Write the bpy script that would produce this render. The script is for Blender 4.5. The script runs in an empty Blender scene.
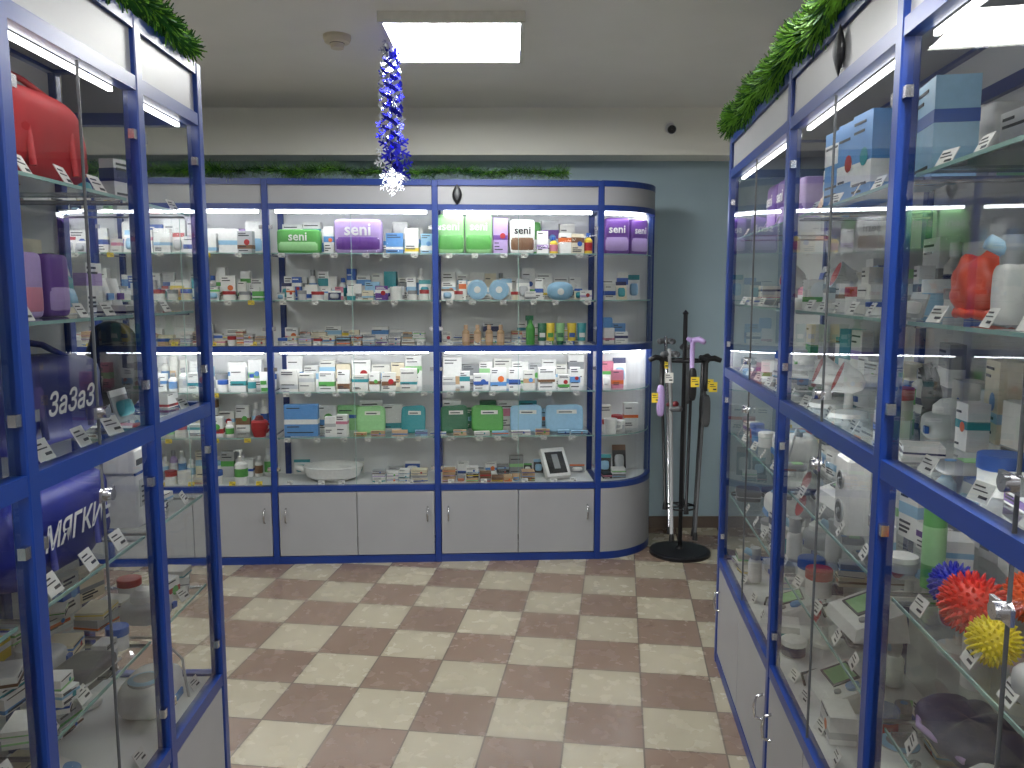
import bpy, math, random
from mathutils import Matrix, Vector
R = random.Random(11)
pi = math.pi

# ------------------------------------------------------------ materials
def lin(c):
    return tuple(((v/255)/12.92 if v/255 <= .04045 else ((v/255+.055)/1.055)**2.4) for v in c)
MATS = {}
def mat(name, col, rough=.5, metal=0., var=.06, scale=30., emis=0., alpha=None):
    if name in MATS: return MATS[name]
    m = bpy.data.materials.new(name); m.use_nodes = True
    nt = m.node_tree; b = nt.nodes['Principled BSDF']
    c = lin(col)
    b.inputs['Roughness'].default_value = rough
    b.inputs['Metallic'].default_value = metal
    if emis:
        b.inputs['Emission Color'].default_value = (*c, 1)
        b.inputs['Emission Strength'].default_value = emis
    if var:
        tc = nt.nodes.new('ShaderNodeTexCoord')
        n = nt.nodes.new('ShaderNodeTexNoise'); n.inputs['Scale'].default_value = scale
        n.inputs['Detail'].default_value = 3
        mx = nt.nodes.new('ShaderNodeMix'); mx.data_type = 'RGBA'
        mx.inputs[6].default_value = (*[v*(1-var*2) for v in c], 1)
        mx.inputs[7].default_value = (*[min(1, v*(1+var*2)) for v in c], 1)
        nt.links.new(tc.outputs['Object'], n.inputs['Vector'])
        nt.links.new(n.outputs['Fac'], mx.inputs[0])
        nt.links.new(mx.outputs[2], b.inputs['Base Color'])
    else:
        b.inputs['Base Color'].default_value = (*c, 1)
    MATS[name] = m
    return m
def glassmat(name, tint, k, ior=1.5):
    m = bpy.data.materials.new(name); m.use_nodes = True
    nt = m.node_tree; nt.nodes.clear()
    out = nt.nodes.new('ShaderNodeOutputMaterial')
    mix = nt.nodes.new('ShaderNodeMixShader')
    tr = nt.nodes.new('ShaderNodeBsdfTransparent'); tr.inputs[0].default_value = (*tint, 1)
    gl = nt.nodes.new('ShaderNodeBsdfGlossy'); gl.inputs['Roughness'].default_value = .0
    gl.inputs[0].default_value = (.95, .97, 1, 1)
    fr = nt.nodes.new('ShaderNodeFresnel'); fr.inputs[0].default_value = ior
    mu = nt.nodes.new('ShaderNodeMath'); mu.operation = 'MULTIPLY'; mu.inputs[1].default_value = k
    mu.use_clamp = True
    nt.links.new(fr.outputs[0], mu.inputs[0]); nt.links.new(mu.outputs[0], mix.inputs[0])
    nt.links.new(tr.outputs[0], mix.inputs[1]); nt.links.new(gl.outputs[0], mix.inputs[2])
    nt.links.new(mix.outputs[0], out.inputs[0])
    MATS[name] = m
    return m
GLASS = glassmat('door_glass', (.97, .98, .975), .8)
SHELF = glassmat('shelf_glass', (.92, .96, .945), .9)

COL = dict(white=(232,232,229), offw=(218,217,210), cream=(222,212,186), lgrey=(184,186,188), grey=(140,142,145),
 dgrey=(78,80,84), black=(24,24,27), red=(168,34,40), pink=(206,128,150), orange=(222,112,50), yellow=(226,198,60),
 green=(84,162,76), lgreen=(150,204,142), dgreen=(34,104,72), teal=(52,146,154), lblue=(146,188,216), blue=(44,88,170),
 navy=(26,32,84), purple=(100,58,142), lilac=(176,152,204), brown=(120,86,60), tan=(194,160,122), skin=(216,182,148),
 dred=(110,28,36), sky=(92,146,204))
for k, v in COL.items(): mat('pack_'+k, v, .45, 0, .05, 60)
def C(k): return MATS['pack_'+k]
BLUE = mat('blue_frame_enamel', (14, 46, 116), .34, 0, .05, 8)
PANEL = mat('grey_laminate', (142, 143, 147), .42, 0, .04, 5)
WHITEP = mat('white_laminate', (222, 223, 223), .5, 0, .02, 3)
GREYP = mat('grey_white_backing', (198, 199, 198), .5, 0, .03, 3)
STEEL = mat('chrome_steel', (200, 200, 205), .22, 1, .03, 20)
DARKM = mat('black_metal', (26, 26, 30), .4, .4, .1, 20)
EDGE = mat('glass_edge', (150, 186, 178), .2, 0, .05, 10)
LED = mat('cabinet_led', (250, 251, 252), .5, 0, 0, 1, emis=17)
LED_ADDED = mat('added_fill_strip', (252, 250, 246), .5, 0, 0, 1, emis=10)  # added strips to brighten the side cabinets, where no tubes are seen
LAMP = mat('ceiling_diffuser', (252, 252, 248), .5, 0, 0, 1, emis=54)
TAG = mat('price_tag_paper', (222, 222, 218), .6, 0, .02, 30)
TAGY = mat('price_tag_yellow', (236, 208, 60), .6, 0, .02, 30)
INK = mat('print_ink', (52, 54, 62), .6, 0, .1, 80)
TINSEL = mat('green_tinsel', (104, 158, 50), .35, .1, .35, 60)
TINSELD = mat('dark_green_tinsel', (36, 84, 34), .35, .2, .3, 60)
FOILB = mat('blue_foil', (44, 46, 180), .22, .9, .2, 40)
FOILS = mat('silver_foil', (215, 218, 230), .2, 1, .1, 40)
BAGRED = mat('red_nylon', (158, 26, 34), .6, 0, .1, 12)
BAGBLUE = mat('navy_nylon', (30, 34, 104), .5, 0, .1, 12)
BAGBLUE2 = mat('blue_nylon', (30, 40, 130), .5, 0, .1, 12)

# ------------------------------------------------------------ mesh builder
class MB:
    def __init__(s): s.v=[]; s.f=[]; s.m=[]; s.s=[]; s.mats=[]
    def mi(s, m):
        if m not in s.mats: s.mats.append(m)
        return s.mats.index(m)
    def add(s, vs, fs, m, T=None, smooth=False):
        o=len(s.v); i=s.mi(m)
        if T is not None: vs=[T@Vector(v) for v in vs]
        s.v += [tuple(v) for v in vs]
        for f in fs: s.f.append([a+o for a in f]); s.m.append(i); s.s.append(smooth)
    def bb(s,x0,x1,y0,y1,z0,z1,m,T=None):
        vs=[(x0,y0,z0),(x1,y0,z0),(x1,y1,z0),(x0,y1,z0),(x0,y0,z1),(x1,y0,z1),(x1,y1,z1),(x0,y1,z1)]
        s.add(vs,[(0,3,2,1),(4,5,6,7),(0,1,5,4),(1,2,6,5),(2,3,7,6),(3,0,4,7)],m,T)
    def cb(s,x0,x1,y0,y1,z0,z1,m,T=None,c=.004):
        def ring(a,z): 
            return [(x0+a,y0,z),(x1-a,y0,z),(x1,y0+a,z),(x1,y1-a,z),(x1-a,y1,z),(x0+a,y1,z),(x0,y1-a,z),(x0,y0+a,z)]
        r=[ring(c,z0),ring(c,z1-c)]
        t=[(x0+c,y0+c,z1),(x1-c,y0+c,z1),(x1-c,y0+c,z1),(x1-c,y1-c,z1),(x1-c,y1-c,z1),(x0+c,y1-c,z1),(x0+c,y1-c,z1),(x0+c,y0+c,z1)]
        vs=r[0]+r[1]+t; fs=[tuple(reversed(range(8)))]
        for k in (0,8):
            for i in range(8): fs.append((k+i,k+(i+1)%8,k+8+(i+1)%8,k+8+i))
        fs.append((16,18,20,22))
        s.add(vs,fs,m,T)
    def lathe(s,prof,m,T=None,seg=16,mats=None,smooth=True,sx=1,sy=1):
        if isinstance(seg,list): seg,mats=16,seg
        if isinstance(mats,int): seg,mats=mats,None
        for k in range(len(prof)-1):
            (r0,z0),(r1,z1)=prof[k],prof[k+1]
            vs=[];fs=[]
            for i in range(seg):
                a=2*pi*i/seg; vs.append((r0*math.cos(a)*sx,r0*math.sin(a)*sy,z0))
            for i in range(seg):
                a=2*pi*i/seg; vs.append((r1*math.cos(a)*sx,r1*math.sin(a)*sy,z1))
            for i in range(seg): fs.append((i,(i+1)%seg,seg+(i+1)%seg,seg+i))
            s.add(vs,fs,mats[k] if mats else m,T,smooth)
    def sup(s,sx,sy,sz,m,T=None,e=.45,e2=None,nu=18,nv=10,fn=None):
        e2=e2 or e
        vs=[];fs=[]
        def p(c,e): return math.copysign(abs(c)**e,c)
        for j in range(nv+1):
            ph=-pi/2+pi*j/nv
            for i in range(nu):
                th=2*pi*i/nu
                v=Vector((sx/2*p(math.cos(ph),e)*p(math.cos(th),e2),sy/2*p(math.cos(ph),e)*p(math.sin(th),e2),sz/2*p(math.sin(ph),e)+sz/2))
                if fn: v=fn(v)
                vs.append(v)
        for j in range(nv):
            for i in range(nu): fs.append((j*nu+i,j*nu+(i+1)%nu,(j+1)*nu+(i+1)%nu,(j+1)*nu+i))
        s.add(vs,fs,m,T,True)
    def tube(s,pts,r,m,T=None,seg=8,closed=False):
        pts=[Vector(p) for p in pts]; n=len(pts); vs=[];fs=[]
        rr=r if isinstance(r,(list,tuple)) else [r]*n
        prev=None
        for k in range(n):
            a=pts[max(k-1,0)] if not closed else pts[(k-1)%n]
            b=pts[min(k+1,n-1)] if not closed else pts[(k+1)%n]
            t=(b-a).normalized()
            if prev is None:
                up=Vector((0,0,1)) if abs(t.z)<.9 else Vector((1,0,0))
                u=t.cross(up).normalized()
            else:
                u=(prev-t*prev.dot(t)).normalized()
            prev=u; w=t.cross(u)
            for i in range(seg):
                an=2*pi*i/seg; vs.append(pts[k]+(u*math.cos(an)+w*math.sin(an))*rr[k])
        for k in range(n if closed else n-1):
            k2=(k+1)%n
            for i in range(seg): fs.append((k*seg+i,k*seg+(i+1)%seg,k2*seg+(i+1)%seg,k2*seg+i))
        if not closed:
            fs.append(tuple(range(seg))); fs.append(tuple(range((n-1)*seg,n*seg)))
        s.add(vs,fs,m,T,True)
    def arc(s,cx,cy,r0,r1,z0,z1,m,a0=-pi/2,a1=0,n=14,T=None):
        vs=[];fs=[]
        for i in range(n+1):
            a=a0+(a1-a0)*i/n; c,sn=math.cos(a),math.sin(a)
            for r,z in((r0,z0),(r1,z0),(r1,z1),(r0,z1)): vs.append((cx+r*c,cy+r*sn,z))
        for i in range(n):
            for k in range(4): fs.append((i*4+(k+1)%4,i*4+k,(i+1)*4+k,(i+1)*4+(k+1)%4))
        fs+= [(0,1,2,3),(n*4+3,n*4+2,n*4+1,n*4)]
        s.add(vs,fs,m,T)
    def build(s,name,parent=None,M=None):
        me=bpy.data.meshes.new(name); me.from_pydata(s.v,[],s.f)
        for m in s.mats: me.materials.append(m)
        me.polygons.foreach_set('material_index',s.m); me.polygons.foreach_set('use_smooth',s.s)
        me.update()
        o=bpy.data.objects.new(name,me); bpy.context.scene.collection.objects.link(o)
        if parent: o.parent=parent
        if M is not None: o.matrix_local=M
        return o
def TR(x,y,z,rz=0,rx=0,ry=0):
    return Matrix.Translation((x,y,z))@Matrix.Rotation(rz,4,'Z')@Matrix.Rotation(rx,4,'X')@Matrix.Rotation(ry,4,'Y')
def empty(name,M=None):
    o=bpy.data.objects.new(name,None); bpy.context.scene.collection.objects.link(o)
    if M is not None: o.matrix_world=M
    o.empty_display_size=.1
    return o
TXT={}
def text(mb,s,size,m,T,shear=0,bold=0):
    key=(s,shear,bold)
    if key not in TXT:
        cu=bpy.data.curves.new('lettering','FONT'); cu.body=s; cu.size=1; cu.align_x='CENTER'; cu.align_y='CENTER'
        cu.shear=shear; cu.offset=bold; cu.resolution_u=2
        ob=bpy.data.objects.new('lettering_tmp',cu); bpy.context.scene.collection.objects.link(ob)
        bpy.context.view_layer.update()
        me=ob.to_mesh(); TXT[key]=([tuple(v.co) for v in me.vertices],[tuple(p.vertices) for p in me.polygons])
        ob.to_mesh_clear(); bpy.data.objects.remove(ob); bpy.data.curves.remove(cu)
    vs,fs=TXT[key]
    mb.add([(v[0]*size,0,v[1]*size) for v in vs],fs,m,T)

# ------------------------------------------------------------ products
def carton(mb,x,y,z,w,d,h,c1,c2,rz=0,rx=0):
    T=TR(x,y,z,rz,rx)
    mb.bb(-w/2,w/2,-d/2,d/2,0,h,C(c1),T)
    e=.0007; s=R.random()
    b0=R.uniform(.05,.6)*h; b1=b0+R.uniform(.12,.28)*h
    mb.bb(-w/2-e,w/2+e,-d/2-e,d/2+e,b0,min(b1,h*.98),C(c2),T)
    f=-d/2-.0016
    tz=[h*.9,h*.8,h*.3,h*.2,h*.12]
    for t in tz:
        if R.random()<.6:
            l=w*R.uniform(.3,.8); x0=-w/2+w*.08
            th=min(.006,h*.045)
            mb.bb(x0,x0+l,f,-d/2,t-th/2,t+th/2,INK if c1 not in('navy','black','blue','purple','dgreen') else C('white'),T)
    if s<.35:
        r=min(w,h)*.2
        mb.add([(r*math.cos(2*pi*i/12)+w*.15,f-.0003,h*.5+r*math.sin(2*pi*i/12)) for i in range(12)],[tuple(range(12))],C(R.choice(['red','blue','teal','orange','green','sky'])),T)
def pack(mb,x,y,z,w,d,h,c1,c2,label=None,lc='white',rz=0):
    T=TR(x,y,z,rz)
    mb.sup(w,d,h,C(c1),T,e=.2,e2=.26)
    mb.sup(w*.97,d*1.03,h*.42,C(c2),T@Matrix.Translation((0,0,h*.08)),e=.2,e2=.26)
    if label: text(mb,label,min(w*.42,h*.5),C(lc),T@Matrix.Translation((0,-d/2-.004,h*.68)),bold=.02)
def bottle(mb,x,y,z,r,h,c1,cap,lab=None):
    T=TR(x,y,z)
    p=[(.001,0),(r,0),(r,h*.15),(r*1.02,h*.16),(r*1.02,h*.55),(r,h*.56),(r,h*.66),(r*.45,h*.78),(r*.45,h*.8),(r*.55,h*.8),(r*.55,h),(.001,h)]
    cs=[C(c1),C(c1),C(c1),C(lab or c1),C(c1),C(c1),C(c1),C(c1),C(cap),C(cap),C(cap)]
    mb.lathe(p,None,T,12,cs)
def jar(mb,x,y,z,r,h,c1,cap):
    T=TR(x,y,z)
    mb.lathe([(.001,0),(r,0),(r,h*.62),(r*1.06,h*.64),(r*1.06,h*.97),(r,h),(.001,h)],None,T,14,[C(c1)]*2+[C(cap)]*4)
def tubep(mb,x,y,z,r,h,c1,cap,rz=0):
    T=TR(x,y,z,rz)
    mb.lathe([(.001,0),(r*.8,0),(r*.8,h*.18)],C(cap),T,12)
    vs=[];fs=[];n=12
    for k,(t,a,b) in enumerate([(h*.18,r,r),(h*.6,r*1.05,r*.7),(h,r*1.15,r*.08)]):
        for i in range(n): vs.append((a*math.cos(2*pi*i/n),b*math.sin(2*pi*i/n),t))
    for k in range(2):
        for i in range(n): fs.append((k*n+i,k*n+(i+1)%n,(k+1)*n+(i+1)%n,(k+1)*n+i))
    mb.add(vs,fs,C(c1),T,True)
    mb.bb(-r*.7,r*.7,-r*1.0,-r*.8,h*.35,h*.55,C(cap),T)
def blister(mb,x,y,z,w,h,c1,c2,rz=0):
    T=TR(x,y,z,rz,-.25)
    mb.bb(-w/2,w/2,-.002,.002,0,h,C(c1),T)
    mb.bb(-w/2,w/2,-.003,.0025,h*.8,h,C(c2),T)
    mb.sup(w*.7,.03,h*.5,C(R.choice(['white','lblue','lgrey','skin','teal'])),T@Matrix.Translation((0,-.008,h*.15)),e=.5,nu=10,nv=6)
def softpack(mb,x,y,z,w,h,c):
    T=TR(x,y,z,R.uniform(-.08,.08),-.2)
    k1,k2=R.uniform(30,70),R.uniform(30,70)
    mb.sup(w,.035,h,C(c),T,e=.3,nu=24,nv=12,fn=lambda v:v+Vector((0,.004*math.sin(v.x*k1+v.z*k2),.003*math.sin(v.x*k2))))
    mb.bb(-w*.2,w*.32,-.021,-.017,h*.66,h*.8,C('offw'),T)
    mb.bb(-w*.15,w*.2,-.022,-.021,h*.7,h*.74,INK,T)
def tag(mb,x,y,z,w=.05,h=.034,yel=False,rz=0,rx=-.35):
    T=TR(x,y,z,rz,rx); m=TAGY if yel else TAG
    mb.bb(-w/2,w/2,-.0008,.0008,0,h,m,T)
    mb.bb(-w*.4,w*.1,-.0016,0,h*.72,h*.8,INK,T); mb.bb(-w*.4,w*.3,-.0016,0,h*.52,h*.58,INK,T)
    mb.bb(0,w*.4,-.0016,0,h*.2,h*.34,INK,T)
def device(mb,x,y,z,kind,rz=0):
    T=TR(x,y,z,rz)
    if kind==0:   # glucometer / handheld
        mb.sup(.06,.09,.025,C('grey'),T,e=.5,e2=.5,nu=20,nv=8); mb.bb(-.018,.018,-.005,.03,.024,.0262,C('lgreen'),T); mb.lathe([(.01,0),(.01,.004),(.001,.005)],C('sky'),T@TR(0,-.022,.022),12)
    elif kind==1: # rounded appliance with dome
        mb.sup(.13,.11,.06,C('lgrey'),T,e=.5,e2=.6,nu=24,nv=10); mb.lathe([(.035,0),(.034,.02),(.02,.034),(.001,.038)],C('white'),T@TR(-.01,.0,.056),18); mb.bb(.03,.05,-.058,-.05,.02,.035,C('blue'),T)
    elif kind==2: # upright inhaler
        mb.sup(.05,.05,.1,C('white'),T,e=.4,e2=.6,nu=18,nv=10); mb.lathe([(.018,0),(.022,.03),(.02,.05),(.001,.05)],C('lgrey'),T@TR(0,0,.095),14); mb.tube([(0,-.01,.12),(0,-.04,.135)],.013,C('lblue'),T)
    elif kind==3: # hard case
        mb.sup(.14,.1,.045,C('dgrey'),T,e=.3,e2=.35,nu=24,nv=8); mb.bb(-.07,.07,-.0505,.0505,.021,.024,C('lgrey'),T); mb.tube([(-.025,-.05,.02),(-.02,-.066,.02),(.02,-.066,.02),(.025,-.05,.02)],.004,C('black'),T)
    else:         # infrared lamp / warmer
        mb.lathe([(.001,0),(.05,0),(.05,.012),(.012,.02),(.01,.07)],C('white'),T,18); T2=T@TR(0,-.01,.1,0,1.2); mb.lathe([(.012,-.05),(.03,-.03),(.045,.02),(.04,.02),(.001,.0)],None,T2,18,[C('white'),C('white'),C('lgrey'),C('red')])
class Goods:
    def __init__(s): s.d={}
    def __getitem__(s,k):
        if k not in s.d: s.d[k]=MB()
        return s.d[k]
    def build(s,M):
        for k,mb in s.d.items():
            o=mb.build(k); o.matrix_world=M
WH=['white','white','white','white','offw','white','cream','lgrey']
AC=['blue','sky','teal','green','red','orange','yellow','purple','lblue','lgreen','pink','navy','brown','lilac','lgrey','grey','lblue','blue']
BLOCK=[]
def fill(G,x0,x1,z,y,hr=(.08,.16),wr=(.05,.11),dr=(.03,.06),kinds='ccccbjtl',pal=None,acc=None,gap=(.002,.012),dens=1.,rot=.1):
    x=x0
    while True:
        w=R.uniform(*wr); h=R.uniform(*hr); k=R.choice(kinds)
        if k in 'bt': w=min(w,.05); h=max(h,.09) if hr[1]>.09 else h
        if k=='j': w=min(w,.075); h=min(h,w*1.1)
        if k=='d': w=.14
        if x+w>x1: break
        hit=[b for b in BLOCK if b[0]<x+w and x<b[1] and y<b[2]]
        if hit: x=max(b[1] for b in hit)+.003; continue
        cx=x+w/2; c1=R.choice(pal or WH); c2=R.choice(acc or AC)
        if R.random()<.11 and not pal: c1,c2=c2,'white'
        if R.random()<dens:
            if k=='c': carton(G['medicine_cartons'],cx,y,z,w,R.uniform(*dr),h,c1,c2,R.uniform(-rot,rot))
            elif k=='b': bottle(G['lotion_bottles'],cx,y,z,w/2,h,c1,R.choice(['white','blue','white','grey']),c2)
            elif k=='j': jar(G['cream_jars'],cx,y,z,w/2,h,c1,R.choice(['white','blue','red','grey']))
            elif k=='t': tubep(G['ointment_tubes'],cx,y,z,w/2,h,c1,c2)
            elif k=='l': blister(G['blister_packs'],cx,y,z,w,h,c1,c2,R.uniform(-.1,.1))
            elif k=='p': pack(G['hygiene_packs'],cx,y,z,w,min(.1,w),h,c1,c2)
            elif k=='d': device(G['medical_devices'],cx,y,z+.001,R.randint(0,4),R.uniform(-.3,.3))
            elif k=='f':
                hh=0
                for q in range(R.randint(1,3)):
                    t=R.uniform(.015,.035)
                    carton(G['flat_cartons'],cx,y,z+hh,w*.97,R.uniform(.06,.085),t,R.choice(pal or WH),R.choice(acc or AC),R.uniform(-rot,rot)); hh+=t
        x+=w+R.uniform(*gap)

# ------------------------------------------------------------ cabinets
Z=[.476,.77,1.044,1.322,1.59,1.865]
def handle(mb,x,z,y=0):
    mb.tube([(x,y+.004,z-.045),(x,y-.022,z-.035),(x,y-.026,z),(x,y-.022,z+.035),(x,y+.004,z+.045)],.005,STEEL)
def cabinet(name,T,posts,depth,curve=False,ends=(True,True),solid_mid=True,led=LED,ledlow=True,leaf=(),back=None):
    E=empty(name,T); L0,L1=posts[0],posts[-1]; p=.036; back=back or WHITEP
    fr=MB()
    for x in posts:
        fr.cb(x-p/2,x+p/2,0,p,0,2.285,BLUE,c=.003); fr.cb(x-p/2,x+p/2,depth-p*.7,depth,0,2.285,BLUE,c=.003)
    for z0,z1 in((0,.045),(.446,.482),(1.285,1.322),(2.112,2.145),(2.252,2.287)):
        for a,b in zip(posts[:-1],posts[1:]):
            fr.bb(a+p/2,b-p/2,.002,p-.002,z0,z1,BLUE)
            if z0>1 and not(solid_mid): fr.bb(a+p/2,b-p/2,depth-.024,depth-.002,z0,z1,BLUE)
        for e,x in((ends[0],L0),(ends[1],L1)):
            if e or curve: fr.bb(x-p/2+.002,x+p/2-.002,p,depth-p*.7,z0,z1,BLUE)
        if curve: fr.arc(L1,depth,depth-p,depth-.001,z0,z1,BLUE,n=18)
    if curve: 
        fr.cb(L1+depth-p,L1+depth,depth-p,depth,0,2.285,BLUE,c=.003)
    fr.build('frame',E)
    pn=MB()
    pn.bb(L0,L1,.012,.022,2.145,2.252,PANEL)
    pn.bb(L0,L1,.03,depth,2.262,2.275,PANEL)
    for e,x,s in((ends[0],L0,-1),(ends[1],L1,1)):
        if e and not(curve and s>0):
            pn.bb(x+s*.004-.004,x+s*.004+.004,p,depth-p,2.145,2.252,PANEL); pn.bb(x+s*.004-.004,x+s*.004+.004,p,depth-p,.045,.446,PANEL)
    if curve:
        pn.arc(L1,depth,depth-.03,depth-.003,2.1455,2.2515,PANEL,n=24); pn.arc(L1,depth,0.002,depth-.038,2.262,2.275,PANEL,n=18)
        pn.arc(L1,depth,depth-.03,depth-.003,.0455,.4455,PANEL,n=24)
    pn.build('crown_and_side_panels',E)
    dk=MB()
    dk.bb(L0,L1,p,depth-.01,.456,.474,WHITEP)
    dk.bb(L0,L1,depth-.008,depth-.002,.045,2.25,back)
    if solid_mid: dk.bb(L0,L1,p,depth-.01,1.30,1.318,WHITEP)
    if curve:
        dk.arc(L1,depth,0.002,depth-p,.456,.474,WHITEP,n=18); dk.arc(L1,depth,0.002,depth-p,1.30,1.318,WHITEP,n=18)
        dk.bb(L1,L1+depth-p,depth-.008,depth-.002,.045,2.25,WHITEP)
    dk.build('back_and_decks',E)
    dr=MB(); hd=MB()
    for a,b in zip(posts[:-1],posts[1:]):
        m=(a+b)/2
        if b-a>.6:
            dr.cb(a+p/2+.004,m-.002,.004,.022,.05,.442,PANEL,c=.002); dr.cb(m+.002,b-p/2-.004,.004,.022,.05,.442,PANEL,c=.002)
            handle(hd,a+p/2+.045,.3,.004); handle(hd,b-p/2-.045,.3,.004)
        else:
            dr.cb(a+p/2+.004,b-p/2-.004,.004,.022,.05,.442,PANEL,c=.002); handle(hd,a+p/2+.045,.3,.004)
    dr.build('lower_doors',E)
    gl=MB()
    def pane(x0,x1,y,z0,z1): gl.add([(x0,y,z0),(x1,y,z0),(x1,y,z1),(x0,y,z1)],[(0,1,2,3)],GLASS)
    for a,b in zip(posts[:-1],posts[1:]):
        for z0,z1 in((.484,1.284),(1.323,2.111)):
            m=(a+b)/2
            if b-a>.5:
                pane(a+p/2,m-.002,.012,z0,z1); pane(m+.002,b-p/2,.012,z0,z1)
                gl.bb(m-.001,m+.001,.009,.015,z0,z1,MATS['glass_edge'] if solid_mid else C('dgrey'))
                if not solid_mid:
                    zl=z0+.07 if z0>1 else z1-.07
                    T2=Matrix.Translation((m,.002,zl))@Matrix.Rotation(pi/2,4,'X')
                    hd.lathe([(.001,-.012),(.013,-.012),(.013,.012),(.001,.012)],STEEL,T2,14); hd.bb(m-.03,m+.03,.0,.006,zl-.012,zl+.012,STEEL)
            else: pane(a+p/2,b-p/2,.012,z0,z1)
            for zz in(z0+.1,z1-.1):
                for xx,s in((a+p/2,1),(b-p/2,-1)):
                    hd.bb(min(xx,xx+s*.02),max(xx,xx+s*.02),.004,.018,zz-.011,zz+.011,STEEL)
    for e,x,s in((ends[0],L0,-1),(ends[1],L1,1)):
        if e and not(curve and s>0):
            for z0,z1 in((.484,1.284),(1.323,2.111)): gl.add([(x,p,z0),(x,depth-p,z0),(x,depth-p,z1),(x,p,z1)],[(0,1,2,3)],GLASS)
    hd.build('hardware',E)
    if curve:
        n=18
        for z0,z1 in((.484,1.284),(1.323,2.111)):
            vs=[];fs=[]
            for i in range(n+1):
                a=-pi/2+pi/2*i/n; r=depth-.012; vs+=[(L1+r*math.cos(a),depth+r*math.sin(a),z0),(L1+r*math.cos(a),depth+r*math.sin(a),z1)]
            for i in range(n): fs.append((i*2,i*2+2,i*2+3,i*2+1))
            gl.add(vs,fs,GLASS,None,True)
    gl.build('glass_doors',E)
    sh=MB()
    zs=[.77,1.044,1.59,1.865]+([] if solid_mid else [1.314])
    for z in zs:
        for a,b in zip(posts[:-1],posts[1:]):
            sh.add([(a+.02,.04,z),(b-.02,.04,z),(b-.02,depth-.012,z),(a+.02,depth-.012,z)],[(0,1,2,3)],SHELF)
            sh.bb(a+.02,b-.02,.037,.040,z-.006,z+.001,EDGE)
            for xx in (a+.02,b-.03): sh.bb(xx,xx+.01,.05,depth-.02,z-.012,z-.0065,STEEL)
        if curve:
            n=14; r=depth-.045
            vs=[(L1+.02,depth-.012,z)]+[(L1+.02+r*math.cos(-pi/2+pi/2*i/n),depth-.012+r*math.sin(-pi/2+pi/2*i/n),z) for i in range(n+1)]
            sh.add(vs,[tuple(range(n+2))],SHELF); sh.arc(L1+.02,depth-.012,r,r+.003,z-.006,z+.001,EDGE)
    sh.build('glass_shelves',E)
    ld=MB()
    h=.017 if solid_mid else .01
    for a,b in zip(posts[:-1],posts[1:]):
        ld.bb(a+.05,b-.05,.042,.042+h,2.112-h,2.112,led)
        if ledlow: ld.bb(a+.05,b-.05,.042,.042+h,1.292-h,1.292,led)
    if curve:
        ld.arc(L1,depth,depth-.075,depth-.058,2.095,2.112,led,a0=-pi/2+.1,a1=-.1); ld.arc(L1,depth,depth-.075,depth-.058,1.275,1.292,led,a0=-pi/2+.1,a1=-.1)
    ld.build('led_and_fill_strips',E)  # tubes in the back cabinet, added fill strips in the side ones
    if leaf:
        lf=MB()
        for x in leaf:
            n=10; pr=[(.028*math.sin(pi*i/n),-.06+.12*i/n) for i in range(n+1)]
            lf.lathe(pr,DARKM,TR(x,.0,2.2),12,sy=.4)
            pr2=[(.016*math.sin(pi*i/n),-.035+.07*i/n) for i in range(n+1)]
            lf.lathe(pr2,C('dgrey'),TR(x,-.008,2.2),10,sy=.4)
        lf.build('leaf_ornaments',E)
    return E
def fmat(o,dx):
    d=Vector((dx[0],dx[1],0)).normalized(); y=Vector((-d.y,d.x,0))
    M=Matrix.Identity(4)
    for i in range(3): M[i][0]=d[i]; M[i][1]=y[i]
    M[0][3],M[1][3]=o
    return M
D=.4; D2=.42
S=.975
TB=fmat((-3.37,4.585),(1,.05)); PB=[0,S,2*S,3*S,4*S]
TRt=fmat((.909,3.42),(-.102,-1)); PR=[0,1.02,1.88,2.88,3.3]
TL=fmat((-.809,-.3),(-.029,1)); PL=[0,.9,1.71,2.25,2.65]
cabinet('display_cabinet',TB,PB,D,curve=True,leaf=(3*S+.13,))
cabinet('display_cabinet.001',TRt,PR,D2,ends=(True,True),solid_mid=False,led=LED_ADDED,leaf=(1.5,),back=GREYP)
cabinet('display_cabinet.002',TL,PL,D2,ends=(True,True),solid_mid=False,led=LED_ADDED,back=GREYP)

# ------------------------------------------------------------ goods: back cabinet
def lx(X): return X+3.37
G=Goods()
yF=.12; yM=.2; yB=.31
MC=['white','white','offw']
zt=Z[5]
for a in (0,S): 
    fill(G,a+.05,a+S-.04,zt,yB,(.14,.22),(.07,.15),kinds='cccp',acc=['lblue','blue','teal','lilac']); fill(G,a+.06,a+S-.05,zt,yF,(.07,.15),kinds='ccl')
fill(G,lx(-1.39),lx(-.48),zt,.32,(.15,.215),(.07,.13),kinds='cccp',pal=MC,acc=['lblue','teal','lilac','sky','purple'])
P=G['diaper_packs']
pack(P,lx(-1.25),yF,zt,.25,.11,.14,'green','lgreen','seni')
pack(P,lx(-.9),yF,zt,.28,.12,.2,'lilac','purple','seni','white')
carton(G['medicine_cartons'],lx(-1.08),yF+.03,zt,.06,.05,.16,'white','sky')
carton(G['medicine_cartons'],lx(-.69),yF,zt,.1,.05,.12,'sky','white'); carton(G['medicine_cartons'],lx(-.59),yF+.03,zt,.08,.05,.15,'white','yellow'); carton(G['medicine_cartons'],lx(-.5),yF+.03,zt,.07,.05,.12,'lblue','white')
for X in(-.355,-.19): pack(P,lx(X),yF,zt,.16,.12,.23,'lgreen','green','seni')
carton(G['medicine_cartons'],lx(-.06),yF,zt,.085,.08,.21,'lilac','purple')
pack(P,lx(.07),yF,zt,.15,.11,.2,'white','brown','seni','black')
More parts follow.
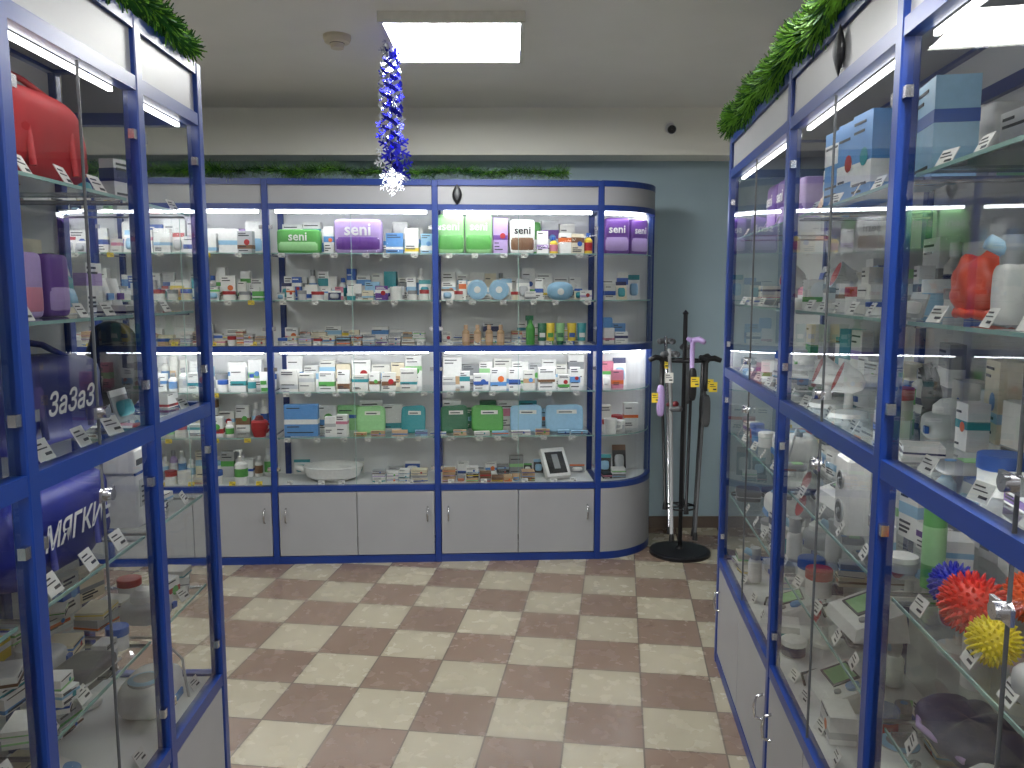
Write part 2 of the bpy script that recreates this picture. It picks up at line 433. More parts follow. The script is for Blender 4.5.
fill(G,lx(.16),lx(.5),zt,yF,(.1,.15),(.05,.08),kinds='cb',pal=['yellow','cream','white','white']); fill(G,lx(0),lx(.5),zt,yB+.01,(.17,.23),(.08,.12),kinds='cp',acc=['purple','green','orange'])
pack(P,lx(.65),.19,zt,.155,.1,.22,'purple','lilac','seni'); pack(P,lx(.79),.29,zt,.14,.1,.22,'purple','lilac','seni',rz=.5)
for s in range(4):
    a,b=s*S+.03,(s+1)*S-.025
    z=Z[4]
    fill(G,a,b,z,yB,(.12,.2),(.05,.1),kinds='ccccb',acc=['blue','teal','lblue','sky','green','grey'])
    fill(G,a,b,z,yM,(.07,.15),(.04,.09),(.02,.04),kinds='cccl',gap=(.004,.03))
    BLOCK[:]=[(lx(-.26),lx(-.0),.15),(lx(.2),lx(.42),.15)]
    fill(G,a,b,z,yF-.02,(.04,.09),(.04,.08),(.02,.04),kinds='ccljj',gap=(.005,.04)); BLOCK.clear()
    z=Z[3]
    fill(G,a,b,z,yB,(.06,.13),(.06,.12),kinds='cffc'); fill(G,a,b,z,yM,(.03,.09),(.05,.09),kinds='ffc',pal=['white','cream','lgrey','tan','white','offw'])
    if s<3: fill(G,a,b,z,yF-.03,(.03,.06),(.04,.08),kinds='ffj',pal=['white','cream','lgrey','tan','dgrey','offw'])
    z=Z[2]
    fill(G,a,b,z,yB,(.13,.2),(.07,.12),kinds='cccc' if s>1 else 'cbjt',acc=['lblue','sky','lgreen','grey','tan']); fill(G,a,b,z,yF+.01,(.08,.15),(.06,.11),kinds='cccc' if s>1 else 'jbtc',pal=['white','white','offw'],acc=['sky','blue','teal','green','lgrey','tan','brown'],gap=(.004,.03))
    z=Z[1]
    if s<2: fill(G,a,b,z,yB,(.12,.2),kinds='cbpc'); fill(G,a,lx(-1.6) if s==1 else b,z,yF,(.06,.12),kinds='cjbl')
    z=Z[0]
    if s<2: fill(G,a,b,z,yB,(.1,.18),kinds='cbb'); fill(G,a,lx(-1.72) if s==1 else b,z,yF,(.04,.12),kinds='ftjb')
z=Z[1]
carton(G['medicine_cartons'],lx(-1.27),yF,z,.2,.06,.19,'sky','white'); fill(G,lx(-1.13),lx(-.97),z,yF,(.08,.13),(.06,.08),kinds='cc',pal=['white','cream'])
fill(G,lx(-1.38),lx(-.5),z,yB,(.14,.2),(.1,.16),kinds='cc',pal=['lblue','white','lgreen','white'])
for X,c,w in((-.86,'lgreen',.18),(-.6,'teal',.15),(-.345,'dgreen',.17),(-.14,'green',.2),(.1,'lblue',.2),(.34,'lblue',.24)):
    softpack(G['hygiene_packs'],lx(X),yF+.045,z,w,.17,c)
fill(G,lx(-.42),lx(.5),z,yB+.02,(.12,.2),(.08,.15),kinds='c',pal=['dgreen','teal','lblue','white','green'])
fill(G,lx(-.95),lx(.5),z,.08,(.02,.035),(.07,.12),(.02,.03),kinds='c',pal=['tan','dred','skin','lblue','white','white'],gap=(.01,.05))
z=Z[0]
fill(G,lx(-.85),lx(-.5),z,yF,(.01,.03),(.06,.12),kinds='f',dens=.8); fill(G,lx(-.85),lx(-.5),z,yB,(.03,.1),kinds='fl'); fill(G,lx(-1.38),lx(-.9),z,.345,(.05,.1),kinds='ll')
fill(G,lx(-.42),lx(.16),z,yF,(.02,.05),(.05,.09),kinds='fft',pal=['grey','black','brown','white','tan','dgrey']); fill(G,lx(-.42),lx(.5),z,yB,(.04,.12),(.05,.1),kinds='flc',pal=['grey','black','lgrey','white'])
for z,k,pl in((Z[4],'ccl',None),(Z[3],'cp',['sky','lblue','white']),(Z[2],'cl',['pink','white']),(Z[1],'cj',None),(Z[0],'fl',['black','grey','white'])):
    fill(G,4*S+.05,4*S+.2,z,.17,(.06,.12),(.05,.09),kinds=k,pal=pl); fill(G,4*S+.05,4*S+.3,z,.3,(.1,.18),(.06,.1),kinds=k,pal=pl)
z=Z[3]
for i,X in enumerate((-.27,-.2,-.13,-.06)): bottle(G['lotion_bottles'],lx(X),.075,z,.022,.12,'tan','skin','skin')
for i,(X,c,cc) in enumerate(((.24,'yellow','green'),(.3,'lgreen','dgreen'),(.37,'yellow','blue'),(.43,'teal','white'),(.19,'dgreen','white'))): tubep(G['ointment_tubes'],lx(X),.075,z,.024,.13,c,cc)
for s in range(4):
    for zi in(1,2,4,5):
        x=s*S+.08
        while x<(s+1)*S-.06:
            tag(G['price_tags'],x,.034,Z[zi]-.026,.038,.025,yel=(s<2 and R.random()<.6) or R.random()<.06,rx=0); x+=R.uniform(.09,.2)
    for zi in(0,3):
        x=s*S+.08
        while x<(s+1)*S-.06:
            tag(G['price_tags'],x,.05,Z[zi]+.001,.038,.026,yel=(s<2),rx=-.4); x+=R.uniform(.12,.26)
G.build(TB)

# ------------------------------------------------------------ goods: side cabinets
G=Goods()
def side_fill(G,posts,skip=(),blocks={},dev=False):
    for i,(a,b) in enumerate(zip(posts[:-1],posts[1:])):
        a+=.04;b-=.03
        for zi in range(6):
            z=Z[zi]+(.002)
            if zi==3: z=1.316
            if (i,zi) in skip: continue
            BLOCK[:]=blocks.get(zi,[])
            if zi==5:
                fill(G,a,b,z,.33,(.12,.2),(.08,.14),kinds='cccp',rot=.2); fill(G,a,b,z,.18,(.07,.16),(.06,.12),kinds='ccl',dens=.7,rot=.3)
            elif zi==0:
                for yy in(.1,.22,.34): fill(G,a,b,z,yy,(.04,.1),(.06,.11),(.05,.08),kinds='ffcjdd' if dev else 'fffcjd',rot=.3,gap=(.003,.02))
            elif zi==1:
                for yy in(.1,.22,.34): fill(G,a,b,z,yy,(.04,.11),(.05,.1),kinds='fcjddd' if dev else 'ffccjd',rot=.35,gap=(.005,.03))
            else:
                fill(G,a,b,z,.35,(.1,.2),(.06,.12),kinds='cccbl',rot=.2); fill(G,a,b,z,.235,(.06,.13),(.05,.1),kinds='ccjld' if dev else 'ccjlt',rot=.3,gap=(.005,.03),dens=.9)
                fill(G,a,b,z,.115,(.03,.09),(.05,.1),kinds='fcjld' if dev else 'fcjlf',rot=.4,gap=(.01,.05),dens=.85)
            BLOCK.clear()
            x=a+.06
            while x<b-.03:
                tag(G['price_tags'],x,.05,z+.0,.046,.034,rz=R.uniform(-.25,.25),rx=-.5); x+=R.uniform(.12,.22)
side_fill(G,PR,dev=True,blocks={0:[(.42,.78,.3),(1.0,1.36,.3),(1.5,1.8,.3)],1:[(.3,.52,.3),(1.25,1.55,.3),(1.85,2.12,.3),(1.62,1.78,.4)],2:[(1.38,1.5,.2),(1.78,2.27,.3),(.5,.7,.3),(1.08,1.34,.3)],
    3:[(1.43,1.57,.32)],4:[(1.87,2.04,.3)],5:[(.02,.7,.3),(1.1,1.88,.23)]})
P=G['diaper_packs']
for x in(.14,.32): pack(P,x,.2,Z[5],.15,.12,.2,'purple','lilac','seni')
pack(P,.55,.2,Z[5],.2,.12,.17,'lilac','purple','seni','white'); 
for x in(1.18,1.3,1.42): carton(G['medicine_cartons'],x,.12,Z[5],.11,.07,.21,'sky','white',.1)
for x in(1.66,1.79): carton(G['medicine_cartons'],x,.13,Z[5],.12,.08,.19,'lblue','blue',-.1)
G.build(TRt)
G=Goods(); side_fill(G,PL,skip=((2,5),(2,3),(2,2)),blocks={0:[(1.83,2.17,.3),(2.3,2.6,.25)],3:[(2.38,2.56,.3)],2:[(2.28,2.44,.22)],4:[(1.85,2.2,.28)]})
for zi,z in((5,Z[5]),(3,1.318),(2,Z[2])): 
    fill(G,1.75,2.2,z,.36,(.08,.16),(.06,.11),kinds='ccb',rot=.2)
    for x in (1.85,2.0,2.14): tag(G['price_tags'],x,.05,z,.055,.045,rz=R.uniform(-.2,.2),rx=-.5)
for x,c,d in((1.9,'purple','lilac'),(2.0,'lilac','pink'),(2.11,'purple','lilac')): pack(G['diaper_packs'],x,.18,Z[4],.09,.08,.14,c,d)
G.build(TL)

# ------------------------------------------------------------ hero products
def place(mb,name,T,x,y,z,rz=0): 
    o=mb.build(name); o.matrix_world=T@TR(x,y,z,rz); return o
def duffel(name,T,x,y,z,L,W,H,m,txt=None,rz=0):
    mb=MB()
    mb.sup(L,W,H,m,e=.5,e2=.42,nu=32,nv=16,fn=lambda v:v+Vector((0,.006*math.sin(v.x*60+v.z*30),.004*math.sin(v.x*45))))
    for sx in(-1,1): mb.tube([(sx*L*.22,-W*.5-.002,H*.15),(sx*L*.22,-W*.47,H*.6),(sx*L*.2,-W*.3,H*.95),(sx*L*.1,-W*.12,H*1.12),(0,-W*.05,H*1.16)],.007,m)
    mb.tube([(-L*.42,0,H*.96),(0,0,H*1.005),(L*.42,0,H*.96)],.004,DARKM)
    if txt: text(mb,txt,H*.34,C('white'),TR(0,-W/2-.009,H*.5),shear=.3,bold=.02)
    place(mb,name,T,x,y,z,rz)
duffel('first_aid_bag',TL,2.02,.19,Z[5]+.002,.38,.2,.2,BAGRED)
duffel('duffel_bag',TL,1.99,.17,1.32,.42,.18,.19,BAGBLUE,'ЗаЗаЗ')
duffel('duffel_bag.001',TL,1.99,.17,Z[2]+.002,.42,.18,.2,BAGBLUE2,'МЯГКИЕ')
mb=MB()
mb.cb(-.07,.07,-.05,.05,0,.2,C('white'),c=.003); mb.bb(-.05,.05,-.0515,-.05,.05,.12,C('lgrey')); mb.bb(-.06,.0,-.0515,-.05,.16,.175,INK)
for i in range(4): mb.bb(-.04,.045,-.0525,-.0515,.06+i*.013,.064+i*.013,INK)
mb.bb(-.07,.07,-.0505,.0505,.135,.142,C('blue'))
place(mb,'equipment_carton',TL,2.36,.13,Z[2]+.002)
mb=MB(); mb.sup(.15,.1,.25,C('black'),e=.7,e2=.6,nu=24,nv=16,fn=lambda v:Vector((v.x*(1.1-1.2*v.z)+.008*math.sin(v.z*70),v.y+.006*math.sin(v.x*90),v.z)))
place(mb,'knee_brace',TL,2.47,.2,1.318)
mb=MB(); mb.lathe([(.001,.008),(.12,.008),(.165,.03),(.18,.085),(.185,.09),(.175,.094),(.13,.088),(.115,.075),(.11,.03),(.001,.02)],C('white'),None,28,sx=1.0,sy=.72)
mb.tube([(-.165,0,.06),(-.2,0,.075),(-.235,0,.08)],[.022,.02,.016],C('white'))
place(mb,'bedpan',TB,lx(-1.1),.19,Z[0])
mb=MB(); mb.lathe([(.001,0),(.038,0),(.04,.01),(.04,.05),(.0405,.05),(.0405,.1),(.04,.1),(.038,.125),(.015,.14),(.015,.16),(.019,.16),(.019,.172),(.006,.172),(.006,.2),(.012,.2),(.012,.212),(.001,.212)],None,None,16,[C('white')]*4+[C('green')]+[C('white')]*11)
mb.tube([(0,0,.207),(-.03,0,.208),(-.042,0,.2)],.005,C('white')); place(mb,'pump_bottle',TB,lx(-1.64),.1,Z[0])
mb=MB(); mb.lathe([(.001,0),(.026,0),(.028,.1),(.012,.13),(.012,.15)],C('green'),None,14); mb.bb(-.03,.018,-.01,.01,.145,.175,C('dgreen')); mb.bb(-.02,-.012,-.006,.006,.115,.147,C('dgreen'))
place(mb,'spray_bottle',TB,lx(.12),.09,Z[3])
mb=MB(); mb.lathe([(.001,0),(.035,0),(.05,.05),(.05,.09),(.04,.1),(.001,.1)],C('red'),None,16); mb.tube([(.045,0,.08),(.075,0,.06),(.04,0,.025)],.007,C('red')); mb.lathe([(.03,.1),(.02,.125),(.001,.13)],C('dred'),None,14)
place(mb,'enema_jug',TB,lx(-1.52),.1,Z[1])
mb=MB(); mb.lathe([(.001,0),(.036,0),(.042,.09),(.038,.09),(.034,.008),(.001,.008)],C('white'),None,18); mb.tube([(.04,0,.075),(.07,0,.065),(.068,0,.03),(.038,0,.02)],.006,C('white'))
place(mb,'feeding_mug',TB,lx(.62),.11,Z[1])
mb=MB(); T=TR(0,0,0,0,-.7); mb.cb(-.08,.08,-.02,.02,0,.2,C('white'),T,c=.003); mb.bb(-.06,.06,-.022,-.02,.02,.17,C('black'),T); mb.bb(-.02,.02,-.026,-.022,.05,.15,C('grey'),T)
place(mb,'massager_box',TB,lx(.3),.1,Z[0]+.018,.3)
mb=MB()
for i in range(2): 
    T=TR(i*.13,0,.062)@Matrix.Rotation(pi/2,4,'X'); mb.lathe([(.001,-.01),(.06,-.01),(.06,.01),(.045,.012),(.045,.008),(.02,.008),(.02,.012),(.001,.012)],None,T,22,[C('white'),C('white'),C('lblue'),C('white'),C('lblue'),C('white'),C('white')])
place(mb,'plaster_rolls',TB,lx(-.2),.09,Z[4])
mb=MB(); mb.sup(.16,.08,.11,C('lblue'),e=.8,nu=20,nv=10); mb.tube([(-.08,0,.06),(-.1,-.03,.09),(-.06,-.05,.11)],.002,C('white')); mb.tube([(.08,0,.06),(.1,-.03,.09),(.06,-.05,.11)],.002,C('white')); mb.lathe([(.02,0),(.02,.012),(.001,.014)],C('white'),TR(0,-.036,.05)@Matrix.Rotation(pi/2,4,'X'),12)
place(mb,'respirator_mask',TB,lx(.3),.1,Z[4])
def spiky(name,x,y,z,r,m):
    mb=MB(); mb.sup(2*r,2*r,2*r,m,TR(0,0,0),e=1,nu=20,nv=12)
    n=190
    for i in range(n):
        zz=1-2*(i+.5)/n; a=i*2.39996; q=math.sqrt(1-zz*zz); d=Vector((q*math.cos(a),q*math.sin(a),zz))
        Tq=Matrix.Translation(Vector((0,0,r))+d*r*.95)@d.to_track_quat('Z','Y').to_matrix().to_4x4()
        mb.lathe([(r*.1,0),(r*.06,r*.22),(.0005,r*.32)],m,Tq,5)
    place(mb,name,TRt,x,y,z+r*.3)
rub=lambda n,c:mat('rubber_'+n,c,.35,0,.04,30)
spiky('spiky_massage_ball',1.95,.13,Z[2],.037,rub('blue',(50,54,190)))
spiky('spiky_massage_ball.001',2.07,.11,Z[2],.046,rub('red',(226,60,44)))
spiky('spiky_massage_ball.002',2.19,.09,Z[2],.034,rub('yellow',(236,216,40)))
spiky('spiky_massage_ball.003',2.01,.24,Z[2],.04,rub('orange',(245,104,40)))
mb=MB(); mb.lathe([(.001,0),(.022,0),(.022,.19),(.012,.2),(.012,.19),(.012,.02)],C('green'),None,16); mb.lathe([(.0225,.05),(.0225,.13)],C('lgreen'),None,16)
place(mb,'massage_roller',TRt,1.83,.14,Z[2])
mb=MB(); mb.cb(-.05,.05,-.03,.03,0,.19,C('white'),c=.006)
for zz,r in((.05,.03),(.13,.024)):
    T=TR(0,-.03,zz)@Matrix.Rotation(pi/2,4,'X'); mb.lathe([(r,-.001),(r,.004),(r*.8,.005),(r*.75,.002),(r*.3,.003),(r*.25,.008),(.001,.009)],None,T,20,[C('lgrey'),C('grey'),C('grey'),C('dgrey'),C('grey'),C('lgrey')])
place(mb,'physiotherapy_device',TRt,1.44,.1,Z[2])
def bpm(name,T,x,y,z,rz):
    mb=MB()
    vs=[(-.1,-.07,0),(.1,-.07,0),(.1,.07,0),(-.1,.07,0),(-.09,-.06,.03),(.09,-.06,.03),(.09,.06,.075),(-.09,.06,.075)]
    mb.add(vs,[(0,3,2,1),(4,5,6,7),(0,1,5,4),(1,2,6,5),(2,3,7,6),(3,0,4,7)],C('white'))
    Ts=TR(0,0,.0545,0,math.atan2(.045,.12)); mb.bb(-.07,.03,-.035,.045,-.001,.003,C('dgrey'),Ts); mb.bb(-.06,.02,-.03,.04,.003,.004,C('lgreen'),Ts)
    mb.lathe([(.02,0),(.02,.008),(.001,.01)],C('sky'),Ts@TR(.06,.01,0),16); mb.lathe([(.01,0),(.01,.006),(.001,.007)],C('grey'),Ts@TR(.06,-.035,0),12)
    mb.tube([(-.1,.02,.03),(-.13,.03,.02),(-.14,-.02,.01),(-.12,-.07,.008),(-.05,-.085,.008)],.004,C('black'))
    place(mb,name,T,x,y,z,rz)
def nebul(name,T,x,y,z,rz=0):
    mb=MB(); mb.sup(.2,.14,.1,C('white'),e=.5,e2=.6,nu=28,nv=12)
    mb.lathe([(.045,0),(.045,.008),(.03,.012),(.001,.01)],None,TR(-.035,0,.094),20,[C('lgrey'),C('lblue'),C('grey')])
    mb.lathe([(.012,0),(.012,.03),(.001,.03)],C('grey'),TR(.06,0,.08),12)
    mb.bb(-.04,.04,-.074,-.062,.02,.04,C('sky'))
    mb.tube([(.06,0,.11),(.1,-.02,.13),(.13,-.04,.08),(.12,-.05,.02),(.05,-.085,.006)],.004,C('lgrey'))
    place(mb,name,T,x,y,z,rz)
bpm('blood_pressure_monitor',TRt,1.2,.17,Z[0],.1); bpm('blood_pressure_monitor.001',TRt,.6,.17,Z[0],-.1); bpm('blood_pressure_monitor.002',TL,2.0,.16,Z[0],-.1)
nebul('nebulizer',TRt,1.65,.18,Z[0]); nebul('nebulizer.001',TRt,.41,.18,Z[1]+.002); bpm('blood_pressure_monitor.003',TRt,1.4,.16,Z[1]+.002,.1); nebul('nebulizer.002',TRt,.6,.16,Z[2]+.002); nebul('nebulizer.003',TL,2.45,.14,Z[0])
bpm('blood_pressure_monitor.004',TRt,1.21,.17,Z[2]+.002,.1)
mb=MB(); mb.lathe([(.001,0),(.035,0),(.033,.01),(.028,.05)],C('black'),None,16,sy=.6)
mb.sup(.075,.03,.07,C('black'),TR(0,0,.045),e=.7,nu=16,nv=8)
for i,l in enumerate((.045,.055,.06,.05)): 
    x=-.027+i*.018; mb.tube([(x,0,.1),(x*1.15,-.004,.1+l*.5),(x*1.25,-.014,.1+l)],[.009,.0085,.007],C('black'))
mb.tube([(.032,0,.07),(.052,-.005,.09),(.06,-.012,.11)],[.01,.009,.007],C('black'))
place(mb,'support_glove',TRt,1.5,.25,1.318)
mb=MB()
mb.sup(.14,.12,.12,rub('coral',(228,84,56)),e=.9,nu=40,nv=20,fn=lambda v:v*(1+.1*math.sin(v.x*90+1)*math.cos(v.z*80)+.07*math.sin(v.y*120)))
mb.tube([(.06*math.cos(a*pi/10),.052*math.sin(a*pi/10),.012+.004*(a%2)) for a in range(20)],.008,MATS['rubber_coral'],closed=True)
place(mb,'rubber_cap',TRt,1.95,.16,Z[4]+.004)
mb=MB(); mb.sup(.22,.16,.07,C('navy'),e=.7,nu=36,nv=12,fn=lambda v:v+Vector((0,0,abs(.012*math.sin(v.x*50+v.y*30)))))
mb.tube([(-.1,-.05,.04),(0,-.09,.05),(.1,-.05,.04)],.006,C('lilac')); place(mb,'elastic_bandage',TRt,1.98,.16,Z[1]+.003)
mb=MB(); mb.lathe([(.03,0),(.03,.24),(.018,.24),(.018,0),(.03,0)],C('white'),None,20); place(mb,'paper_roll',TRt,1.7,.3,Z[1])

# ------------------------------------------------------------ room
def plane_obj(name,bx,m):
    mb=MB(); mb.bb(*bx,m); return mb.build(name)
WALL=mat('blue_grey_wall_paint',(148,168,178),.7,0,.03,4)
WALLR=mat('light_wall_paint',(206,207,204),.8,0,.03,4)
CEIL=mat('ceiling_paint',(224,224,220),.9,0,.03,3)
BEAM=mat('beam_paint',(228,227,219),.85,0,.02,3)
FL=bpy.data.materials.new('checker_floor_tiles'); FL.use_nodes=True
nt=FL.node_tree; b=nt.nodes['Principled BSDF']
def N(t,**k):
    n=nt.nodes.new(t)
    for a,v in k.items(): setattr(n,a,v)
    return n
geo=N('ShaderNodeNewGeometry'); mp=N('ShaderNodeMapping'); mp.vector_type='TEXTURE'
mp.inputs['Location'].default_value=(-.061,3.094,0); mp.inputs['Rotation'].default_value=(0,0,-math.atan(.135)); mp.inputs['Scale'].default_value=(.292,.292,1)
nt.links.new(geo.outputs['Position'],mp.inputs['Vector'])
sp=N('ShaderNodeSeparateXYZ'); nt.links.new(mp.outputs[0],sp.inputs[0])
def mth(op,a,b2=None,c=None):
    n=N('ShaderNodeMath',operation=op)
    for i,v in enumerate((a,b2,c)):
        if v is None: continue
        if isinstance(v,(int,float)): n.inputs[i].default_value=v
        else: nt.links.new(v,n.inputs[i])
    return n.outputs[0]
fx,fy=mth('FLOOR',sp.outputs[0]),mth('FLOOR',sp.outputs[1])
par=mth('FLOORED_MODULO',mth('ADD',fx,fy),2.)
rx,ry=mth('FRACT',sp.outputs[0]),mth('FRACT',sp.outputs[1])
ed=mth('MINIMUM',mth('MINIMUM',rx,mth('SUBTRACT',1.,rx)),mth('MINIMUM',ry,mth('SUBTRACT',1.,ry)))
gr=mth('LESS_THAN',ed,.011)
cv=N('ShaderNodeCombineXYZ'); nt.links.new(fx,cv.inputs[0]); nt.links.new(fy,cv.inputs[1])
wn=N('ShaderNodeTexWhiteNoise'); nt.links.new(cv.outputs[0],wn.inputs['Vector'])
no=N('ShaderNodeTexNoise'); no.inputs['Scale'].default_value=3.5; no.inputs['Detail'].default_value=8; nt.links.new(mp.outputs[0],no.inputs['Vector'])
def mix(f,a,b2,bt='MIX'):
    n=N('ShaderNodeMix',data_type='RGBA',blend_type=bt)
    for i,v in((0,f),(6,a),(7,b2)):
        if isinstance(v,(int,float)): n.inputs[i].default_value=v
        elif isinstance(v,tuple): n.inputs[i].default_value=(*v,1)
        else: nt.links.new(v,n.inputs[i])
    return n.outputs[2]
base=mix(par,lin((120,102,90)),lin((156,149,131)))
k=mth('MULTIPLY_ADD',no.outputs['Fac'],.16,mth('MULTIPLY_ADD',wn.outputs['Value'],.12,.72))
cc=N('ShaderNodeCombineColor'); [nt.links.new(k,cc.inputs[i]) for i in range(3)]
base=mix(1.,base,cc.outputs[0],'MULTIPLY')
base=mix(gr,base,lin((82,74,67)))
nt.links.new(base,b.inputs['Base Color'])
nt.links.new(mth('MULTIPLY_ADD',no.outputs['Fac'],.2,.16),b.inputs['Roughness'])
bp=N('ShaderNodeBump'); bp.inputs['Strength'].default_value=.25; bp.inputs['Distance'].default_value=.003
nt.links.new(mth('SUBTRACT',1.,gr),bp.inputs['Height']); nt.links.new(bp.outputs[0],b.inputs['Normal'])
plane_obj('floor',(-3.8,2.1,-2.7,5.6,-.1,0),FL)
plane_obj('ceiling',(-3.8,2.1,-2.7,5.6,2.79,2.9),CEIL)
plane_obj('wall_back',(-3.8,2.1,5.45,5.6,0,2.79),WALL)
plane_obj('wall_left',(-3.8,-3.65,-2.7,5.45,0,2.79),WALLR)
plane_obj('wall_right',(1.85,2.1,-2.7,5.45,0,2.79),WALLR)
plane_obj('wall_front',(-3.65,1.85,-2.7,-2.55,0,2.79),WALLR)
plane_obj('beam',(-3.65,1.85,5.2,5.45,2.5,2.79),BEAM)
plane_obj('baseboard_back',(-3.65,1.85,5.435,5.45,0,.08),mat('baseboard',(90,78,70),.5,0,.1,10))
def lamp(name,x,y):
    E=empty(name,Matrix.Translation((x,y,2.79))); h=.305
    f=MB(); w=.02
    for a in((-h,h,-h,-h+w),(-h,h,h-w,h),(-h,-h+w,-h+w,h-w),(h-w,h,-h+w,h-w)): f.bb(*a,-.045,-.001,mat('lamp_housing',(210,208,200),.4))
    f.build('housing',E)
    g=MB(); g.bb(-h+w,h-w,-h+w,h-w,-.035,-.01,LAMP); g.build('diffuser',E)
lamp('ceiling_light_panel',-.25,3.745); lamp('ceiling_light_panel.001',.35,1.0); lamp('ceiling_light_panel.002',-.25,-1.5); lamp('ceiling_light_panel.003',-2.4,2.2)
SD=mat('aged_plastic',(196,188,166),.5,0,.04,20)
mb=MB(); mb.lathe([(.001,-.056),(.028,-.056),(.032,-.036),(.034,-.034),(.055,-.03),(.062,-.014),(.062,-.0)],None,None,24,[SD,SD,C('dgrey'),SD,SD,SD]); o=mb.build('smoke_detector'); o.location=(-.79,3.77,2.79)
mb=MB(); 
mb.lathe([(.001,0),(.035,0),(.035,.012),(.02,.02),(.001,.02)],C('offw'),Matrix.Rotation(pi/2,4,'X'),20)
mb.tube([(0,-.015,0),(0,-.04,-.005)],.01,C('offw')); mb.lathe([(.001,0),(.03,0),(.03,.06),(.026,.065),(.018,.06),(.001,.06)],None,Matrix.Translation((0,-.035,-.01))@Matrix.Rotation(pi/2+.35,4,'X'),20,[C('lgrey')]*3+[C('black')]*2)
o=mb.build('security_camera'); o.location=(.99,5.2,2.67)

def garland(name,path,M,r=.035,n=2600,mt=None):
    mt=mt or [TINSEL]
    mb=MB(); pts=[Vector(p) for p in path]
    ls=[(pts[i+1]-pts[i]).length for i in range(len(pts)-1)]; tot=sum(ls)
    mb.tube(pts,.006,TINSELD,seg=5)
    for i in range(n):
        s=R.random()*tot
        for k,l in enumerate(ls):
            if s<=l: break
            s-=l
        t=(pts[k+1]-pts[k]).normalized(); c=pts[k]+t*s
        d=Vector((R.gauss(0,1),R.gauss(0,1),R.gauss(0,1))); d=(d-t*d.dot(t)*.6).normalized()
        l=r*R.uniform(.6,1.15); w=d.cross(t).normalized()*.0028
        mb.add([c-w,c+w,c+d*l+w*.5+Vector((0,0,-.004)),c+d*l-w*.5+Vector((0,0,-.004))],[(0,1,2,3)],R.choice(mt))
    o=mb.build(name); o.matrix_world=M
garland('tinsel_garland',[(x*.1,.03+.015*math.sin(x),2.335+.01*math.sin(x*1.7)) for x in range(2,38)],TB,.062,12000,[TINSELD,TINSELD,TINSEL])
garland('tinsel_garland.001',[(-.01+x*.1,-.005+.01*math.sin(x*2),2.325+.015*math.sin(x*1.3)) for x in range(0,22)],TRt,.06,9000,[TINSEL,TINSEL,TINSELD])
garland('tinsel_garland.002',[(1.2+x*.1,-.0+.01*math.sin(x*2),2.32+.01*math.sin(x*1.3)) for x in range(0,15)],TL,.045,5500,[TINSELD,TINSELD,TINSELD,TINSEL])
E=empty('foil_snowflake_hanging',Matrix.Translation((-.56,3.82,2.79)))
rb=MB()
rb.tube([(0,0,0),(0,0,-.62)],.0015,FOILS,seg=5)
for q in range(6):
    vs=[];fs=[];n=50; ph=q*1.05
    for i in range(n+1):
        z=-.03-.5*i/n; a=ph+i*.42*(1 if q%2 else -1); rr=.022+.02*math.sin(pi*i/n)*(1+.3*math.sin(i*.9+q))
        c,s=math.cos(a),math.sin(a)
        vs+=[(rr*c,rr*s,z-.009),(rr*1.25*c,rr*1.25*s,z+.009)]
    for i in range(n): fs.append((2*i,2*i+2,2*i+3,2*i+1))
    rb.add(vs,fs,FOILB if q%2 else FOILS)
rb.build('foil_ribbons',E)
sf=MB()
def snow(T,r,m):
    for a in range(6):
        A=T@Matrix.Rotation(a*pi/3,4,'Y')
        sf.bb(-r*.06,r*.06,-.0006,.0006,0,r,m,A)
        for zz,l in((.45,.35),(.7,.25)):
            for s in(-1,1): sf.bb(-r*.045,r*.045,-.0006,.0006,0,r*l,m,A@Matrix.Translation((0,0,r*zz))@Matrix.Rotation(s*pi/3,4,'Y'))
        sf.bb(-r*.16,r*.16,-.0005,.0005,0,r*.35,m,A)
for i in range(15):
    z=-.04-.041*i; snow(TR(R.uniform(-.025,.025),R.uniform(-.03,.03),z,R.uniform(-1,1),R.uniform(-.3,.3),R.random()),R.uniform(.045,.065)+.018*(i>6),FOILB if i%2 else FOILS)
snow(TR(0,0,-.64,.2),.065,FOILS)
sf.build('snowflakes',E)
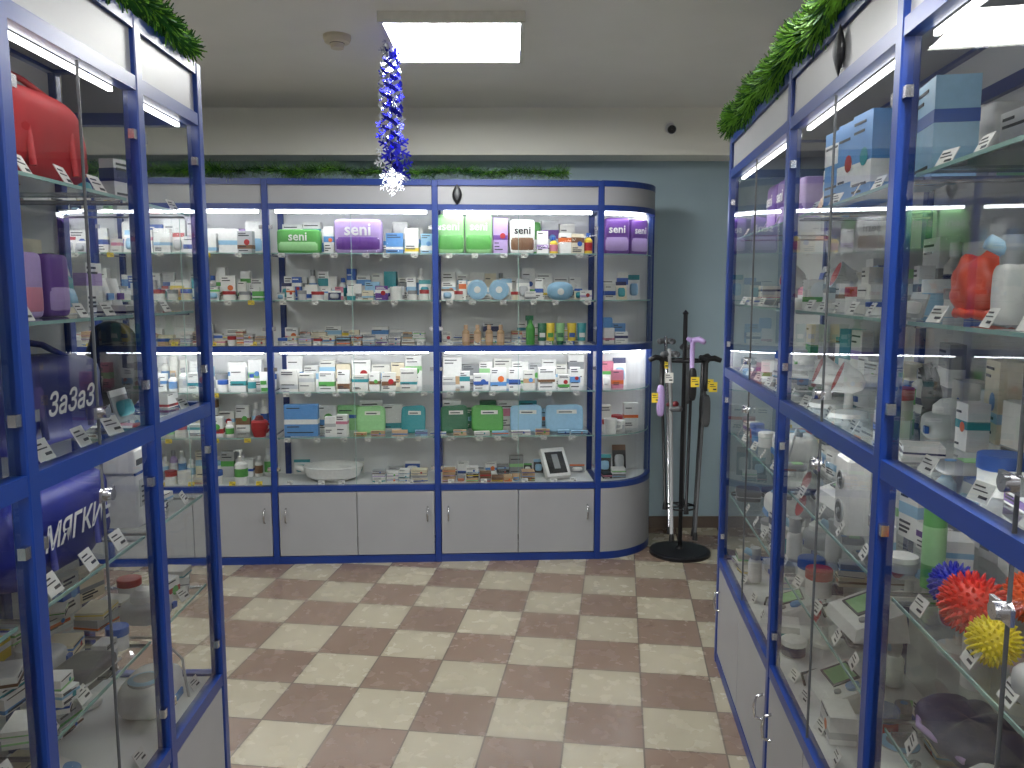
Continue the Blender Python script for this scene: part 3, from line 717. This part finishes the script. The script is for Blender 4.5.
# walking-stick stand with crutches: central pole, canes hanging from upper ring
E=empty('cane_display_stand',Matrix.Translation((1.06,4.9,0)))
st=MB()
st.lathe([(.001,.0),(.19,.0),(.19,.018),(.17,.026),(.03,.032),(.018,.045),(.013,.05),(.013,1.5),(.02,1.51),(.001,1.53)],DARKM,None,30)
for zz,r in((.3,.09),(1.22,.12)):
    st.tube([(r*math.cos(2*pi*i/24),r*math.sin(2*pi*i/24),zz) for i in range(24)],.006,DARKM,closed=True)
    for i in range(4): 
        a=i*pi/2+.3; st.tube([(0,0,zz),(r*math.cos(a),r*math.sin(a),zz)],.005,DARKM)
st.build('rack',E)
hc=['black','dgrey','dred','black','dgrey','lilac','black']
for i in range(7):
    a=i*2*pi/7+.35; c=MB(); x,y=.135*math.cos(a),.135*math.sin(a); b0=.28 if i%2 else .1
    top=1.24+.06*(i%3); xb,yb=x*.72,y*.72
    mt=[DARKM,C('dgrey'),STEEL,C('black'),C('grey'),DARKM,C('dgrey')][i]
    c.lathe([(.001,0),(.017,0),(.015,.03),(.01,.05)],C('black'),TR(xb,yb,b0),12)
    if i in(2,4):
        c.tube([(xb,yb,b0+.04),(x,y,.9),(x*1.08,y*1.08,1.05),(x*1.25,y*1.25,top)],.011,mt)
        c.tube([(x,y,.93),(x+.03,y-.11,.95)],[.013,.018],C(hc[i]))
        c.tube([(x*1.25+.042*math.cos(t),y*1.25-.03+.042*math.sin(t),top-.03) for t in[-.9+k*.55 for k in range(9)]],[.018]*9,C('dgrey'))
    else:
        c.tube([(xb,yb,b0+.04),(x*.95,y*.95,top-.3),(x,y,top-.12)],.0095,mt)
        d=Vector((math.cos(a+.5),math.sin(a+.5),0))
        c.tube([(x,y,top-.2),(x,y,top-.03),Vector((x,y,top-.005))+d*.015,Vector((x,y,top))+d*.05,Vector((x,y,top-.015))+d*.09],[.014,.015,.017,.018,.015],C(hc[i]))
        c.tube([Vector((x,y,top-.01)),Vector((x,y,top))-d*.04],[.018,.012],C(hc[i]))
        c.sup(.05,.045,.2,C(['black','dgrey','black','lilac','dgrey'][i%5]),TR(x*1.05,y*1.05-.01,top-.42+.05*(i%2)),e=.6,nu=12,nv=8)
    tag(c,x*1.3,y*1.3-.03,top-.2-.08*(i%2),.05,.06,yel=(i%3!=1),rx=0)
    c.build('cane_%d'%(i+1),E)

# ------------------------------------------------------------ world + camera
w=bpy.data.worlds.new('World'); bpy.context.scene.world=w; w.use_nodes=True
w.node_tree.nodes['Background'].inputs[0].default_value=(.5,.55,.6,1); w.node_tree.nodes['Background'].inputs[1].default_value=.2
cam=bpy.data.cameras.new('camera'); co=bpy.data.objects.new('camera',cam); bpy.context.scene.collection.objects.link(co)
co.location=(0,0,1.65); co.rotation_euler=(math.radians(90-6.7),0,0); cam.lens=28.125; cam.sensor_width=36; cam.clip_start=.02
bpy.context.scene.camera=co
bpy.context.scene.view_settings.view_transform='Standard'
